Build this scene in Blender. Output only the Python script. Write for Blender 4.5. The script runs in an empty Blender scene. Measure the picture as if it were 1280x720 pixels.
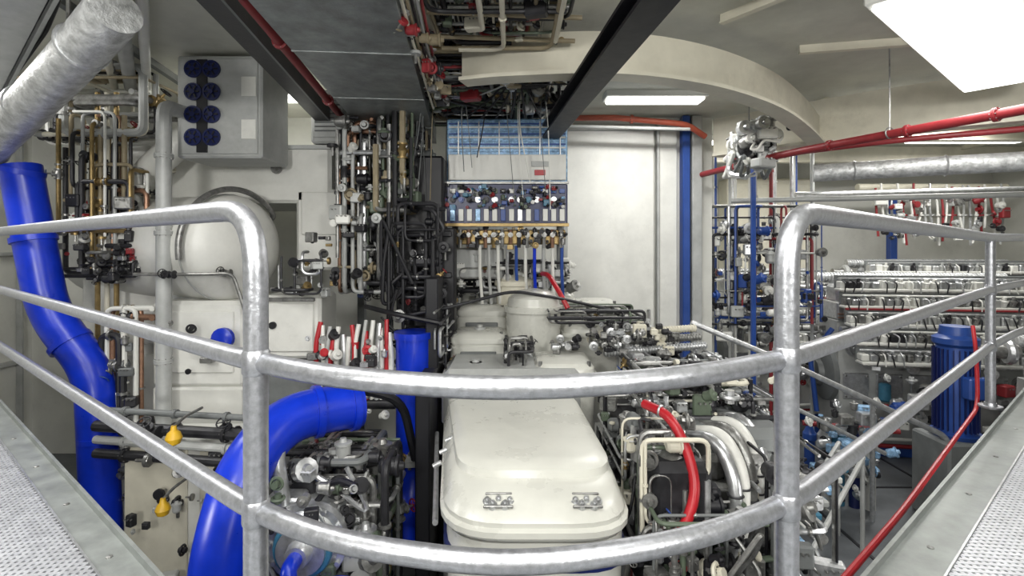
import bpy, math, random
from mathutils import Vector, Matrix
V=Vector
rng=random.Random(11)
scene=bpy.context.scene
try:
    scene.view_settings.view_transform='Standard'
except Exception: pass

# ---------------------------------------------------------------- materials
def mat(name,col,rough=.5,metal=0.0,var=.18,scale=6.0,bump=.05,grime=0.0,emit=0):
    m=bpy.data.materials.new(name); m.use_nodes=True
    nt=m.node_tree; N=nt.nodes; L=nt.links
    bs=N['Principled BSDF']
    tc=N.new('ShaderNodeTexCoord'); nz=N.new('ShaderNodeTexNoise')
    nz.inputs['Scale'].default_value=scale; nz.inputs['Detail'].default_value=6; nz.inputs['Roughness'].default_value=.65
    L.new(tc.outputs['Object'],nz.inputs['Vector'])
    cr=N.new('ShaderNodeValToRGB')
    lo=[max(0,c*(1-var)) for c in col]; hi=[min(1,c*(1+var*.6)) for c in col]
    cr.color_ramp.elements[0].position=.3; cr.color_ramp.elements[0].color=(*lo,1)
    cr.color_ramp.elements[1].position=.7; cr.color_ramp.elements[1].color=(*hi,1)
    L.new(nz.outputs['Fac'],cr.inputs['Fac'])
    out=cr.outputs['Color']
    if grime>0:
        n2=N.new('ShaderNodeTexNoise'); n2.inputs['Scale'].default_value=scale*.45; n2.inputs['Detail'].default_value=9; n2.inputs['Roughness'].default_value=.75
        L.new(tc.outputs['Object'],n2.inputs['Vector'])
        c2=N.new('ShaderNodeValToRGB'); c2.color_ramp.elements[0].position=.55; c2.color_ramp.elements[0].color=(0,0,0,1)
        c2.color_ramp.elements[1].position=.72; c2.color_ramp.elements[1].color=(grime,grime,grime,1)
        L.new(n2.outputs['Fac'],c2.inputs['Fac'])
        mx=N.new('ShaderNodeMixRGB'); L.new(c2.outputs['Color'],mx.inputs['Fac']); L.new(out,mx.inputs['Color1'])
        mx.inputs['Color2'].default_value=(.10,.085,.06,1); out=mx.outputs['Color']
    L.new(out,bs.inputs['Base Color'])
    bs.inputs['Metallic'].default_value=metal
    mr=N.new('ShaderNodeMapRange'); mr.inputs['To Min'].default_value=max(.04,rough-.1); mr.inputs['To Max'].default_value=min(1,rough+.12)
    L.new(nz.outputs['Fac'],mr.inputs['Value']); L.new(mr.outputs['Result'],bs.inputs['Roughness'])
    if bump>0:
        bp=N.new('ShaderNodeBump'); bp.inputs['Strength'].default_value=bump; bp.inputs['Distance'].default_value=.02
        L.new(nz.outputs['Fac'],bp.inputs['Height']); L.new(bp.outputs['Normal'],bs.inputs['Normal'])
    if emit:
        bs.inputs['Emission Color'].default_value=(*col,1); bs.inputs['Emission Strength'].default_value=emit
    return m
WHITE=mat('white_paint',(.70,.70,.66),.35,0,.12,3,.03,.2)
COVER=mat('engine_cover_paint',(.60,.60,.55),.28,0,.10,3,.03,.15)
CREAM=mat('cream_paint',(.66,.63,.52),.45,0,.14,3,.05,.25)
WALLW=mat('bulkhead_paint',(.70,.70,.65),.5,0,.1,2,.05,.2)
CEIL=mat('ceiling_paint',(.55,.55,.48),.6,0,.18,2,.08,.3)
SILV=mat('galvanised_steel',(.58,.59,.60),.32,.75,.3,22,.05)
RAIL=mat('rail_aluminium',(.46,.47,.50),.34,.8,.25,60,.12)
CLAD=mat('aluminium_cladding',(.58,.59,.59),.4,.5,.5,14,.8,.3)
STEEL=mat('machined_steel',(.30,.30,.29),.36,.7,.5,18,.15,.25)
DARK=mat('dark_iron',(.03,.03,.034),.42,.3,.4,12,.1)
BLACK=mat('black_rubber',(.006,.006,.009),.5,0,.3,12,.05)
BLUE=mat('blue_paint',(.003,.03,.50),.3,0,.2,6,.04)
BLUEM=mat('mid_blue_paint',(.02,.065,.28),.35,0,.2,6,.04)
LBLUE=mat('pale_blue_panel',(.26,.44,.66),.25,.1,.5,30,.03)
NAVY=mat('navy_paint',(.008,.014,.08),.35,0,.2,6,.04)
RED=mat('red_paint',(.42,.012,.02),.35,0,.2,8,.04)
DRED=mat('oxide_red_paint',(.25,.02,.025),.45,0,.25,8,.06)
ORNG=mat('orange_paint',(.42,.09,.05),.45,0,.2,8,.06)
BRASS=mat('brass',(.32,.23,.10),.38,.7,.35,15,.06)
COPP=mat('copper',(.30,.17,.11),.38,.6,.35,15,.06)
YEL=mat('yellow_paint',(.60,.36,.02),.4,0,.15,8,.04)
GREEN=mat('green_grey_paint',(.10,.13,.09),.5,0,.25,8,.05)
TEAL=mat('teal_paint',(.05,.18,.28),.4,0,.25,8,.05)
LGREY=mat('light_grey_paint',(.42,.43,.42),.45,.1,.2,5,.05,.2)
GREY=mat('grey_paint',(.16,.17,.17),.5,.1,.25,5,.05,.2)
FLOORM=mat('floor_plate_paint',(.14,.15,.16),.42,.2,.3,3,.1,.35)
TAN=mat('tan_cable',(.30,.25,.16),.6,0,.25,10,.05)
PANELG=mat('sheet_duct',(.28,.30,.30),.42,.4,.40,7,.25,.4)
LAMP=mat('lamp_diffuser',(1,.99,.95),.5,0,0,5,0,0,3.0)
DECKM=mat('deck_plate',(.20,.21,.22),.42,.5,.2,25,.1,.1)
GRATE=mat('grip_grating',(.54,.55,.58),.38,.5,.18,20,.05)
EDGE=mat('deck_edge_plate',(.31,.33,.32),.42,.4,.25,9,.1,.2)

# ---------------------------------------------------------------- mesh builder
class B:
    def __init__(s,name):
        s.name=name; s.v=[]; s.f=[]; s.mi=[]; s.mats=[]; s.M=Matrix.Identity(4)
    def mid(s,m):
        if m not in s.mats: s.mats.append(m)
        return s.mats.index(m)
    def add(s,vs,fs,m):
        o=len(s.v); M=s.M
        s.v.extend([tuple(M@V(p)) for p in vs]); k=s.mid(m)
        for f in fs: s.f.append([i+o for i in f]); s.mi.append(k)
    def box(s,c,size,m,ch=.012,rz=0,R=None):
        hx,hy,hz=[a/2 for a in size]; ch=min(ch,hx*.9,hy*.9,hz*.9)
        R=R if R is not None else Matrix.Rotation(rz,3,'Z'); c=V(c)
        vs=[];idx={}
        for sx in(-1,1):
            for sy in(-1,1):
                for sz in(-1,1):
                    for a in range(3):
                        p=[sx*(hx-ch),sy*(hy-ch),sz*(hz-ch)]
                        p[a]=[sx*hx,sy*hy,sz*hz][a]
                        idx[(sx,sy,sz,a)]=len(vs); vs.append(c+R@V(p))
        fs=[]
        for a in range(3):
            b,d=(a+1)%3,(a+2)%3
            for sg in(-1,1):
                q=[]
                for (u,w) in((-1,-1),(1,-1),(1,1),(-1,1)):
                    k=[0,0,0];k[a]=sg;k[b]=u;k[d]=w;q.append(idx[(*k,a)])
                fs.append(q if sg>0 else q[::-1])
        for a in range(3):
            b,d=(a+1)%3,(a+2)%3
            for u in(-1,1):
                for w in(-1,1):
                    k1=[0,0,0];k2=[0,0,0];k1[a]=-1;k2[a]=1;k1[b]=k2[b]=u;k1[d]=k2[d]=w
                    q=[idx[(*k1,b)],idx[(*k2,b)],idx[(*k2,d)],idx[(*k1,d)]]
                    fs.append(q if u*w<0 else q[::-1])
        for sx in(-1,1):
            for sy in(-1,1):
                for sz in(-1,1):
                    q=[idx[(sx,sy,sz,a)] for a in range(3)]
                    fs.append(q if sx*sy*sz>0 else q[::-1])
        s.add(vs,fs,m)
    def lathe(s,o,ax,prof,m,n=20):
        o=V(o);ax=V(ax).normalized()
        t=V((0,0,1)) if abs(ax.z)<.9 else V((1,0,0))
        e1=ax.cross(t).normalized();e2=ax.cross(e1)
        vs=[];fs=[]
        for (h,r) in prof:
            for i in range(n):
                a=2*math.pi*i/n
                vs.append(o+ax*h+e1*(max(r,.0005)*math.cos(a))+e2*(max(r,.0005)*math.sin(a)))
        for j in range(len(prof)-1):
            for i in range(n):
                k=(i+1)%n
                fs.append([j*n+i,(j+1)*n+i,(j+1)*n+k,j*n+k])
        fs.append(list(range(n))); fs.append([len(vs)-n+i for i in range(n)][::-1])
        s.add(vs,fs,m)
    def cyl(s,p1,p2,r,m,n=12,r2=None):
        p1=V(p1);p2=V(p2);d=p2-p1
        if d.length<1e-5:return
        s.lathe(p1,d,[(0,r),(d.length,r if r2 is None else r2)],m,n)
    def torus(s,c,ax,R,r,m,n=20,k=8,a0=0,a1=2*math.pi):
        ax=V(ax).normalized();t=V((0,0,1)) if abs(ax.z)<.9 else V((1,0,0))
        e1=ax.cross(t).normalized();e2=ax.cross(e1);c=V(c)
        full=abs(a1-a0-2*math.pi)<1e-4
        cnt=n if full else n+1
        vs=[];fs=[]
        for i in range(cnt):
            a=a0+(a1-a0)*i/n;d=e1*math.cos(a)+e2*math.sin(a)
            for j in range(k):
                b=2*math.pi*j/k
                vs.append(c+d*(R+r*math.cos(b))+ax*(r*math.sin(b)))
        for i in range(n):
            i2=(i+1)%cnt
            for j in range(k):
                j2=(j+1)%k
                fs.append([i*k+j,i*k+j2,i2*k+j2,i2*k+j])
        s.add(vs,fs,m)
    def path(s,pts,fil,q=5):
        pts=[V(p) for p in pts]; out=[pts[0]]
        for i in range(1,len(pts)-1):
            a,b,c=pts[i-1],pts[i],pts[i+1]
            la=(a-b).length;lc=(c-b).length
            f=min(fil,la*.48,lc*.48)
            if f<1e-4: out.append(b);continue
            p=b+(a-b).normalized()*f; r=b+(c-b).normalized()*f
            for j in range(q+1):
                t=j/q; out.append(p*(1-t)**2+b*2*t*(1-t)+r*t*t)
        out.append(pts[-1]); return out
    def tube(s,pts,r,m,n=10,fil=.1,q=5):
        P=s.path(pts,fil,q)
        P=[p for i,p in enumerate(P) if i==0 or (p-P[i-1]).length>1e-5]
        if len(P)<2:return
        T=[]
        for i in range(len(P)):
            a=P[max(0,i-1)];b=P[min(len(P)-1,i+1)];T.append((b-a).normalized())
        t=V((0,0,1)) if abs(T[0].z)<.9 else V((1,0,0))
        e=T[0].cross(t).normalized(); vs=[];fs=[]
        for i,p in enumerate(P):
            e=(e-T[i]*e.dot(T[i])); 
            if e.length<1e-5: e=T[i].orthogonal()
            e.normalize(); g=T[i].cross(e)
            for j in range(n):
                a=2*math.pi*j/n; vs.append(p+e*(r*math.cos(a))+g*(r*math.sin(a)))
        for i in range(len(P)-1):
            for j in range(n):
                k=(j+1)%n; fs.append([i*n+j,i*n+k,(i+1)*n+k,(i+1)*n+j])
        fs.append(list(range(n))[::-1]);fs.append([(len(P)-1)*n+j for j in range(n)])
        s.add(vs,fs,m)
    def sweep(s,pts,w,h,m,fil=0,q=5):
        P=s.path(pts,fil,q) if fil else [V(p) for p in pts]
        vs=[];fs=[]
        for i,p in enumerate(P):
            a=P[max(0,i-1)];b=P[min(len(P)-1,i+1)];t=(b-a).normalized()
            sd=t.cross(V((0,0,1))); sd=sd.normalized() if sd.length>1e-4 else V((1,0,0)); up=sd.cross(t)
            for (x,y) in((-1,-1),(1,-1),(1,1),(-1,1)): vs.append(p+sd*(x*w/2)+up*(y*h/2))
        for i in range(len(P)-1):
            for j in range(4):
                k=(j+1)%4; fs.append([i*4+j,i*4+k,(i+1)*4+k,(i+1)*4+j])
        fs.append([3,2,1,0]);n=(len(P)-1)*4;fs.append([n,n+1,n+2,n+3]); s.add(vs,fs,m)
    def loft(s,rings,m):
        n=len(rings[0]);vs=[p for r in rings for p in r];fs=[]
        for j in range(len(rings)-1):
            for i in range(n):
                k=(i+1)%n; fs.append([j*n+i,j*n+k,(j+1)*n+k,(j+1)*n+i])
        fs.append(list(range(n))[::-1]);fs.append([(len(rings)-1)*n+i for i in range(n)])
        s.add(vs,fs,m)
    def flange(s,p,ax,r,m,bolts=8,th=.02):
        ax=V(ax).normalized();p=V(p)
        s.lathe(p-ax*th,ax,[(0,r*1.0),(0,r*1.5),(th*.9,r*1.5),(th*.9,r*1.42),(th*1.1,r*1.42),(th*1.1,r*1.5),(th*2,r*1.5),(th*2,r)],m,16)
        e1=ax.orthogonal().normalized();e2=ax.cross(e1)
        for i in range(bolts):
            a=2*math.pi*i/bolts;c=p+(e1*math.cos(a)+e2*math.sin(a))*r*1.28
            s.cyl(c-ax*th*1.6,c+ax*th*1.6,r*.11,STEEL,6)
    def wheel(s,c,ax,R,m):
        s.torus(c,ax,R,R*.12,m,16,6); ax=V(ax).normalized();e1=ax.orthogonal().normalized();e2=ax.cross(e1);c=V(c)
        s.lathe(c-ax*R*.15,ax,[(0,R*.2),(R*.3,R*.2)],m,8)
        for i in range(5):
            a=2*math.pi*i/5; s.cyl(c,c+(e1*math.cos(a)+e2*math.sin(a))*R,R*.08,m,5)
    def valve(s,p,pa,ha,r,m,wm):
        p=V(p);pa=V(pa).normalized();ha=V(ha).normalized()
        s.lathe(p-pa*r*2.2,pa,[(0,r*1.6),(r*.4,r*1.6),(r*.4,r),(r*1.2,r*1.1),(r*2.2,r*1.5),(r*3.2,r*1.1),(r*4,r),(r*4,r*1.6),(r*4.4,r*1.6)],m,12)
        s.lathe(p,ha,[(0,r*1.1),(r*1.8,r*.9),(r*1.8,r*1.3),(r*2.2,r*1.3),(r*2.2,r*.5),(r*3.4,r*.3),(r*4.2,r*.2)],m,10)
        s.wheel(p+ha*r*4,ha,r*1.5,wm)
    def done(s,smooth=35):
        me=bpy.data.meshes.new(s.name)
        xs=[p[0] for p in s.v];ys=[p[1] for p in s.v];zs=[p[2] for p in s.v]
        c=V(((min(xs)+max(xs))/2,(min(ys)+max(ys))/2,min(zs)))
        me.from_pydata([(p[0]-c.x,p[1]-c.y,p[2]-c.z) for p in s.v],[],s.f)
        for m in s.mats: me.materials.append(m)
        me.polygons.foreach_set('material_index',s.mi)
        me.polygons.foreach_set('use_smooth',[True]*len(s.f))
        me.update()
        try: me.set_sharp_from_angle(angle=math.radians(smooth))
        except Exception: pass
        ob=bpy.data.objects.new(s.name,me); ob.location=c
        bpy.context.collection.objects.link(ob); return ob

def maze(b,lo,hi,n,mats,r0,r1,steps=4,zb=1.0,fl=.5,valv=.15,fil=.06):
    for _ in range(n):
        r=rng.uniform(r0,r1);m=rng.choice(mats)
        p=[rng.uniform(lo[k],hi[k]) for k in range(3)];pts=[tuple(p)];last=-1
        for k in range(steps):
            w=[1,1,zb]; 
            if last>=0:w[last]=0
            ax=rng.choices([0,1,2],w)[0];last=ax
            span=hi[ax]-lo[ax]; nv=rng.uniform(lo[ax],hi[ax])
            if abs(nv-p[ax])<span*.25: nv=lo[ax] if p[ax]>(lo[ax]+hi[ax])/2 else hi[ax]
            p[ax]=nv;pts.append(tuple(p))
        b.tube(pts,r,m,8,max(fil,r*2.2),4)
        for i in range(len(pts)-1):
            a=V(pts[i]);c=V(pts[i+1]);d=c-a
            if d.length<.12:continue
            if rng.random()<fl: b.flange(a+d*rng.uniform(.35,.65),d,r*1.05,m if rng.random()<.5 else STEEL,6,max(.006,r*.35))
            if rng.random()<valv:
                ha=d.orthogonal(); b.valve(a+d*rng.uniform(.3,.7),d,ha if rng.random()<.5 else -ha,r*1.1,rng.choice([STEEL,BRASS,DARK]),rng.choice([DRED,BLACK,DARK,STEEL,BLACK,BLUEM]))
def hoses(b,lo,hi,n,mats,r0,r1,k=4):
    for _ in range(n):
        pts=[[rng.uniform(lo[i],hi[i]) for i in range(3)]]
        for j in range(k):
            q=[pts[-1][i]+rng.uniform(-.5,.5)*(hi[i]-lo[i]) for i in range(3)]
            pts.append([min(hi[i],max(lo[i],q[i])) for i in range(3)])
        b.tube(pts,rng.uniform(r0,r1),rng.choice(mats),7,.3,5)
def fittings(b,lo,hi,n,mats,s0,s1):
    for _ in range(n):
        p=V([rng.uniform(lo[k],hi[k]) for k in range(3)]); s=rng.uniform(s0,s1); m=rng.choice(mats); t=rng.random()
        ax=rng.choice([V((1,0,0)),V((0,-1,0)),V((0,0,1)),V((.6,-.6,.4))])
        if t<.3:
            b.box(p,(s*rng.uniform(.8,1.8),s*rng.uniform(.7,1.2),s*rng.uniform(.7,1.6)),m,s*.12,rz=rng.uniform(-.4,.4))
            for k in range(3): b.cyl(p+V((s*(k-1)*.35,-s*.4,s*.3)),p+V((s*(k-1)*.35,-s*.66,s*.3)),s*.07,STEEL,6)
        elif t<.6:
            b.lathe(p,ax,[(0,s*.35),(s*.2,s*.5),(s*.9,s*.5),(s*.95,s*.6),(s*1.1,s*.6),(s*1.15,s*.3),(s*1.4,s*.2)],m,12)
        elif t<.8:
            b.lathe(p,ax,[(0,s*.5),(s*.25,s*.5),(s*.25,s*.42),(s*.3,s*.4)],m,14); b.cyl(p,p-ax*s*.8,s*.12,STEEL,6)
        else:
            b.torus(p,ax,s*.5,s*.14,m,14,6); b.cyl(p-ax*s*.4,p+ax*s*.4,s*.3,m,8)

# ---------------------------------------------------------------- room shell
def shell(name,c,size,m):
    b=B(name);b.box(c,size,m,.001);return b.done()
shell('floor',(1.5,3.3,-1.65),(15.4,13,.1),FLOORM)
shell('ceiling',(1.5,3.3,2.66),(15.4,13,.12),CEIL)
shell('wall_back',(-1.8,6.5,.5),(8.6,.2,4.2),WALLW)
shell('wall_return',(2.45,8.15,.5),(.1,3.1,4.2),WALLW)
shell('wall_back_annex',(5.8,9.7,.5),(6.8,.2,4.2),WALLW)
shell('wall_left',(-6.1,3.3,.5),(.2,12.8,4.2),WALLW)
shell('wall_right',(9.1,3.3,.5),(.2,12.8,4.2),WALLW)
shell('wall_front',(1.5,-3.1,.5),(15,.2,4.2),WALLW)
b=B('trim_wall_stiffeners')
for i in range(9): b.box((-5.96,2.2+i*.5,.5),(.07,.03,4.1),LGREY,.003)
for z in(-.4,.9): b.box((-5.96,3.9,z),(.09,4.6,.04),LGREY,.003)
b.done()
b=B('trim_floor_plates')
for i in range(9):
    b.box((-4.5+i*1.5,3.3,-1.597),(.03,12.4,.01),DARK,.001)
for j in range(8):
    b.box((1.5,-2+j*1.5,-1.596),(14.6,.03,.01),DARK,.001)
b.done()

b=B('door_1')
b.box((1.22,6.365,.55),(1.08,.06,3.9),WHITE,.01)
b.box((1.93,6.355,.55),(.22,.06,3.9),WHITE,.008)
b.box((1.80,6.335,.55),(.03,.08,3.9),LGREY,.005)
b.box((.66,6.345,.55),(.05,.08,3.9),LGREY,.005)
b.box((1.36,6.345,2.45),(1.4,.08,.06),LGREY,.005)
b.box((1.68,6.28,.15),(.03,.03,.14),STEEL,.005); b.cyl((1.68,6.34,.2),(1.68,6.28,.2),.012,STEEL)
b.done()
b=B('trim_corner_column')
b.box((2.13,6.31,.5),(.09,.14,4.18),BLUEM,.01)
b.box((2.26,6.31,.5),(.12,.14,4.18),LGREY,.01)
b.done()

# ceiling girders
b=B('ceiling_girder')
arc=[(-.35,3.68,2.32),(-.1,3.6,2.32),(.7,3.5,2.32),(1.4,3.7,2.3),(2.1,4.15,2.27),(2.7,4.75,2.22),(3.3,5.5,2.2)]
b.sweep(arc,.05,.30,CREAM,.4)
b.sweep([(p[0],p[1]-.02,p[2]-.15) for p in arc],.16,.025,CREAM,.4)
b.done()
b=B('ceiling_girder')
arc=[(2.45,6.2,2.3),(3.2,5.4,2.3),(4.0,4.7,2.3),(5.2,4.0,2.3),(7,3.2,2.3)]
b.sweep(arc,.06,.45,CREAM,.5)
b.sweep([(p[0],p[1]-.04,p[2]-.22) for p in arc],.18,.03,CREAM,.5)
b.done()
for (p,q,m) in [((1.45,3.55),(2.3,2.3),CREAM),((2.3,4.1),(3.2,3.9),CREAM),((.95,3.35),(1.1,1.2),CREAM),((1.2,3.0),(2.4,2.9),CREAM),((3.2,9.5),(3.4,5.5),CREAM),((5.2,9.5),(5.2,4.1),CREAM),((7.2,9.5),(7.2,3.5),CREAM),((-3.4,6.2),(-2.4,.5),GREY),((-5,6.2),(-4.6,.5),GREY)]:
    b=B('ceiling_stiffener')
    b.sweep([(p[0],p[1],2.57),(q[0],q[1],2.57)],.025,.06,m); b.sweep([(p[0],p[1],2.54),(q[0],q[1],2.54)],.05,.01,m); b.done()
for y in (6.3,8.0):
    b=B('ceiling_stiffener'); b.sweep([(2.6,y+.2,2.46),(8.9,y+.2,2.46)],.04,.24,CREAM); b.sweep([(2.6,y+.2,2.34),(8.9,y+.2,2.34)],.14,.02,CREAM); b.done()

# ---------------------------------------------------------------- walkway
LE=[(-4.9,4.53),(-.62,1.18)]; RE=[(.66,1.2),(5.2,4.86)]
b=B('walkway_deck')
poly=[(-4.9,4.53),(-.60,1.17),(0,.98),(.64,1.17),(5.3,4.93),(5.3,-2),(-4.9,-2)]
n=len(poly)
vs=[(x,y,-.012) for x,y in poly]+[(x,y,-.05) for x,y in poly]
b.add(vs,[list(range(n))[::-1],[n+i for i in range(n)]]+[[i,(i+1)%n,n+(i+1)%n,n+i] for i in range(n)],DECKM)
def inset(e0,e1,w0,w1,z,h,m):
    e0=V((*e0,0));e1=V((*e1,0));d=(e1-e0).normalized();nrm=V((d.y,-d.x,0))
    if nrm.y>0:nrm=-nrm
    a=[e0+nrm*w0,e1+nrm*w0,e1+nrm*w1,e0+nrm*w1]
    b.add([(p.x,p.y,z) for p in a]+[(p.x,p.y,z+h) for p in a],[[0,1,2,3],[7,6,5,4],[0,4,5,1],[1,5,6,2],[2,6,7,3],[3,7,4,0]],m)
LW,RW=.095,.135
inset(LE[0],LE[1],0,LW,-.012,.012,EDGE)
inset(RE[0],RE[1],0,RW,-.012,.012,EDGE)
inset(LE[0],LE[1],-.012,0.0,-.14,.165,EDGE)
inset(RE[0],RE[1],-.012,0.0,-.14,.165,EDGE)
inset(LE[0],LE[1],LW,LW+.006,-.012,.018,SILV)
inset(RE[0],RE[1],RW,RW+.006,-.012,.018,SILV)
for t in range(10):
    for (E,w) in((LE,.05),(RE,.07)):
        e0=V((*E[0],0));e1=V((*E[1],0));d=(e1-e0).normalized();nr=V((d.y,-d.x,0))
        if nr.y>0:nr=-nr
        p=e0+(e1-e0)*(t+.5)/10+nr*w; b.lathe((p.x,p.y,-.001),(0,0,1),[(0,.01),(.004,.01),(.006,.005)],STEEL,10)
for (x,y) in [(-4.3,3.7),(-2.6,2.4),(-1,1.0),(1,1.0),(2.8,2.5),(4.5,3.9),(0,0)]:
    b.box((x,y,-.82),(.08,.08,1.54),GREY,.005)
b.done()
def grating(e0,e1,w0,w1):
    g=B('walkway_grating')
    e0=V((*e0,0));e1=V((*e1,0));d=(e1-e0).normalized();nr=V((d.y,-d.x,0))
    if nr.y>0:nr=-nr
    Ln=(e1-e0).length; W=w1-w0; pitch=.030; bw=.0115
    def strip(p,q,z0,z1):
        t=(q-p).normalized();s_=V((-t.y,t.x,0))*bw/2
        a=[p-s_,p+s_,q+s_,q-s_]
        g.add([(k.x,k.y,z0) for k in a]+[(k.x,k.y,z1) for k in a],[[4,7,6,5],[0,4,5,1],[1,5,6,2],[2,6,7,3],[3,7,4,0]],GRATE)
    def clip(u0,u1,t0,t1):
        if u0>u1: u0,u1,t0,t1=u1,u0,t1,t0
        if u1<=0 or u0>=Ln:return None
        if u0<0: t0=t0+(t1-t0)*(0-u0)/(u1-u0);u0=0
        if u1>Ln: t1=t0+(t1-t0)*(Ln-u0)/(u1-u0);u1=Ln
        return u0,u1,t0,t1
    for sgn in(1,-1):
        k=-W
        while k<Ln+W:
            c=clip(k,k+sgn*W,0,W)
            if c and c[1]-c[0]>.01:
                p=e0+d*c[0]+nr*(w0+c[2]);q=e0+d*c[1]+nr*(w0+c[3])
                strip(p,q,-.011,.001+(.001 if sgn>0 else 0))
            k+=pitch
    g.done()
grating(LE[0],(-.8,1.32),LW+.008,1.5)
grating((.86,1.36),RE[1],RW+.008,1.6)

# ---------------------------------------------------------------- guard rails
b=B('guard_railing')
r=.0255
lp=(-.605,1.21); rp=(.665,1.24)
for z in(.725,.372):
    b.tube([(-4.6,4.3,z),(-3.2,3.2,z),(-.605,1.21,z),(-.36,1.09,z-.008),(0,1.02,z-.014),(.38,1.10,z-.008),(.665,1.24,z),(2.99,3.2,z),(3.67,3.72,z-.003),(4.9,4.5,z)],r*.95,RAIL,16,.16,8)
b.tube([(-.605,1.21,0),(-.605,1.21,1.088),(-3.2,3.2,1.088),(-4.6,4.3,1.08)],r*1.08,RAIL,18,.16,10)
b.tube([(.665,1.24,0),(.665,1.24,1.085),(2.99,3.2,1.05),(3.67,3.72,1.06),(4.9,4.5,1.06)],r*1.08,RAIL,18,.16,10)
b.cyl((2.99,3.2,0),(2.99,3.2,1.06),.026,RAIL,14)
b.cyl((4.75,4.42,0),(4.75,4.42,1.06),.026,RAIL,14)
b.cyl((-3.75,3.62,0),(-3.75,3.62,1.08),.026,RAIL,14)
for (x,y) in (lp,rp,(2.99,3.2),(-3.75,3.62),(4.75,4.42)):
    b.lathe((x,y,-.01),(0,0,1),[(0,.06),(.012,.06),(.012,.034),(.03,.03)],RAIL,16)
    for z in(.725,.372): b.lathe((x,y,z-.03),(0,0,1),[(0,.0275),(.006,.031),(.054,.031),(.06,.0275)],RAIL,16)
b.done(50)

# ---------------------------------------------------------------- big blue pipes
b=B('cooling_water_pipe')
b.tube([(-3.84,4.0,1.62),(-3.62,4.0,.46),(-3.26,4.0,.02),(-3.2,4.02,-1.58)],.135,BLUE,20,.22,8)
for (p,a) in(((-3.22,4.01,-.5),(0,0,1)),((-3.83,4.0,1.58),(.2,0,1)),((-3.735,4.0,1.05),(.19,0,-1)),((-3.45,4.0,.24),(.63,0,-.77))): b.lathe(V(p)-V(a).normalized()*.02,a,[(0,.135),(0,.150),(.04,.150),(.04,.135)],BLUE,20)
b.done(50)
b=B('cooling_water_pipe')
b.tube([(-.98,3.3,-.02),(-1.35,3.05,-.02),(-1.45,2.75,-.2),(-1.5,2.6,-.62),(-1.5,2.6,-1.58)],.14,BLUE,22,.3,10)
b.flange((-1.5,2.6,-.95),(0,0,1),.15,BLUE,10,.025)
for p,a in(((-1.02,3.27,-.02),(.8,.55,0)),((-1.2,3.15,-.02),(.8,.55,0))): b.lathe(V(p)-V(a)*.02,a,[(0,.14),(0,.158),(.04,.158),(.04,.14)],BLUE,20)
b.done(50)
b=B('cooling_water_pipe')
b.tube([(-.77,4.0,.32),(-.77,4.0,-.9),(-.77,3.6,-1.2)],.135,BLUE,20,.2,8)
b.lathe((-.77,4.0,.28),(0,0,1),[(0,.15),(.05,.15)],BLUE,20); b.flange((-.77,4.0,-.62),(0,0,1),.12,LGREY,8,.04)
b.done(50)
b=B('sea_water_strainer')
b.lathe((-.92,2.55,-1.6),(0,0,1),[(0,.12),(.1,.12),(.15,.15),(.75,.15),(.78,.2),(.83,.2),(.85,.12),(.9,.03)],BLUE,20)
b.tube([(-.92,2.55,-.9),(-.92,2.55,-.8),(-.75,2.5,-.75)],.05,STEEL)
b.done()
b=B('cooling_water_pipe')
b.tube([(.84,2.45,-.62),(.84,2.3,-.72),(.84,2.2,-1.58)],.06,BLUE,14,.12); b.flange((.84,2.22,-1.0),(0,0,1),.06,BLUE,8,.02); b.done()

# ---------------------------------------------------------------- left side machinery
b=B('stand_pipe')
b.cyl((-2.72,4.0,-1.6),(-2.72,4.0,1.95),.055,LGREY,16)
for z in(-.9,.1,1.1,1.7): b.flange((-2.72,4.0,z),(0,0,1),.045,LGREY,8,.015)
b.tube([(-2.72,4.0,1.9),(-2.72,4.0,2.1),(-2.72,4.9,2.1)],.055,LGREY)
b.done()
b=B('insulated_duct')
b.tube([(-2.05,2.65,2.22),(-2.6,3.0,2.06),(-4.35,4.1,1.62),(-5.3,4.7,1.4)],.125,CLAD,20,.1)
for t in(.1,.35,.6,.85):
    p=V((-2.1,2.68,2.2)).lerp(V((-5.2,4.65,1.42)),t); b.torus(p,(-3.1,1.97,-.78),.127,.012,SILV,20,6)
b.cyl((-2.6,3.0,2.1),(-2.6,3.0,2.6),.012,STEEL,6); b.cyl((-3.9,3.8,1.8),(-3.9,3.8,2.6),.012,STEEL,6)
b.done()
b=B('cable_tray')
b.sweep([(-1.75,2.0,2.42),(-4.6,4.3,2.05)],.22,.03,LGREY)
b.sweep([(-1.65,2.1,2.45),(-4.5,4.4,2.08)],.02,.09,LGREY)
for i in range(7): b.tube([(-1.75+.03*i,2.0,2.46),(-3+.03*i,3.1,2.30),(-4.6+.03*i,4.3,2.09)],.013,rng.choice([TAN,BLACK,WHITE,GREY]),6,.1)
b.done()
b=B('overhead_pipe_run')
for i,(r_,m) in enumerate([(.035,WHITE),(.05,LGREY),(.03,CREAM)]):
    o=.15*i; b.tube([(-1.6-o,1.2,2.5),(-2.1-o,2.9,2.48),(-3.7-o,5.2,2.46)],r_,m,12,.3)
    b.flange((-2.0-o,2.56,2.48),(-.5,1.7,0),r_,m,6,.012)
maze(b,(-4.3,4.3,1.95),(-3.1,4.9,2.5),16,[WHITE,LGREY,DARK,STEEL,TAN,CREAM],.012,.035,4,.6,.5,.1)
b.done()
b=B('ventilation_duct')
b.tube([(-3.75,5.1,.5),(-3.75,5.1,1.75),(-3.2,5.1,2.1),(-2.8,5.4,2.25)],.27,WHITE,22,.35,8)
for z in(.9,1.4): b.torus((-3.75,5.1,z),(0,0,1),.272,.012,LGREY,20,6)
b.done()
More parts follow.
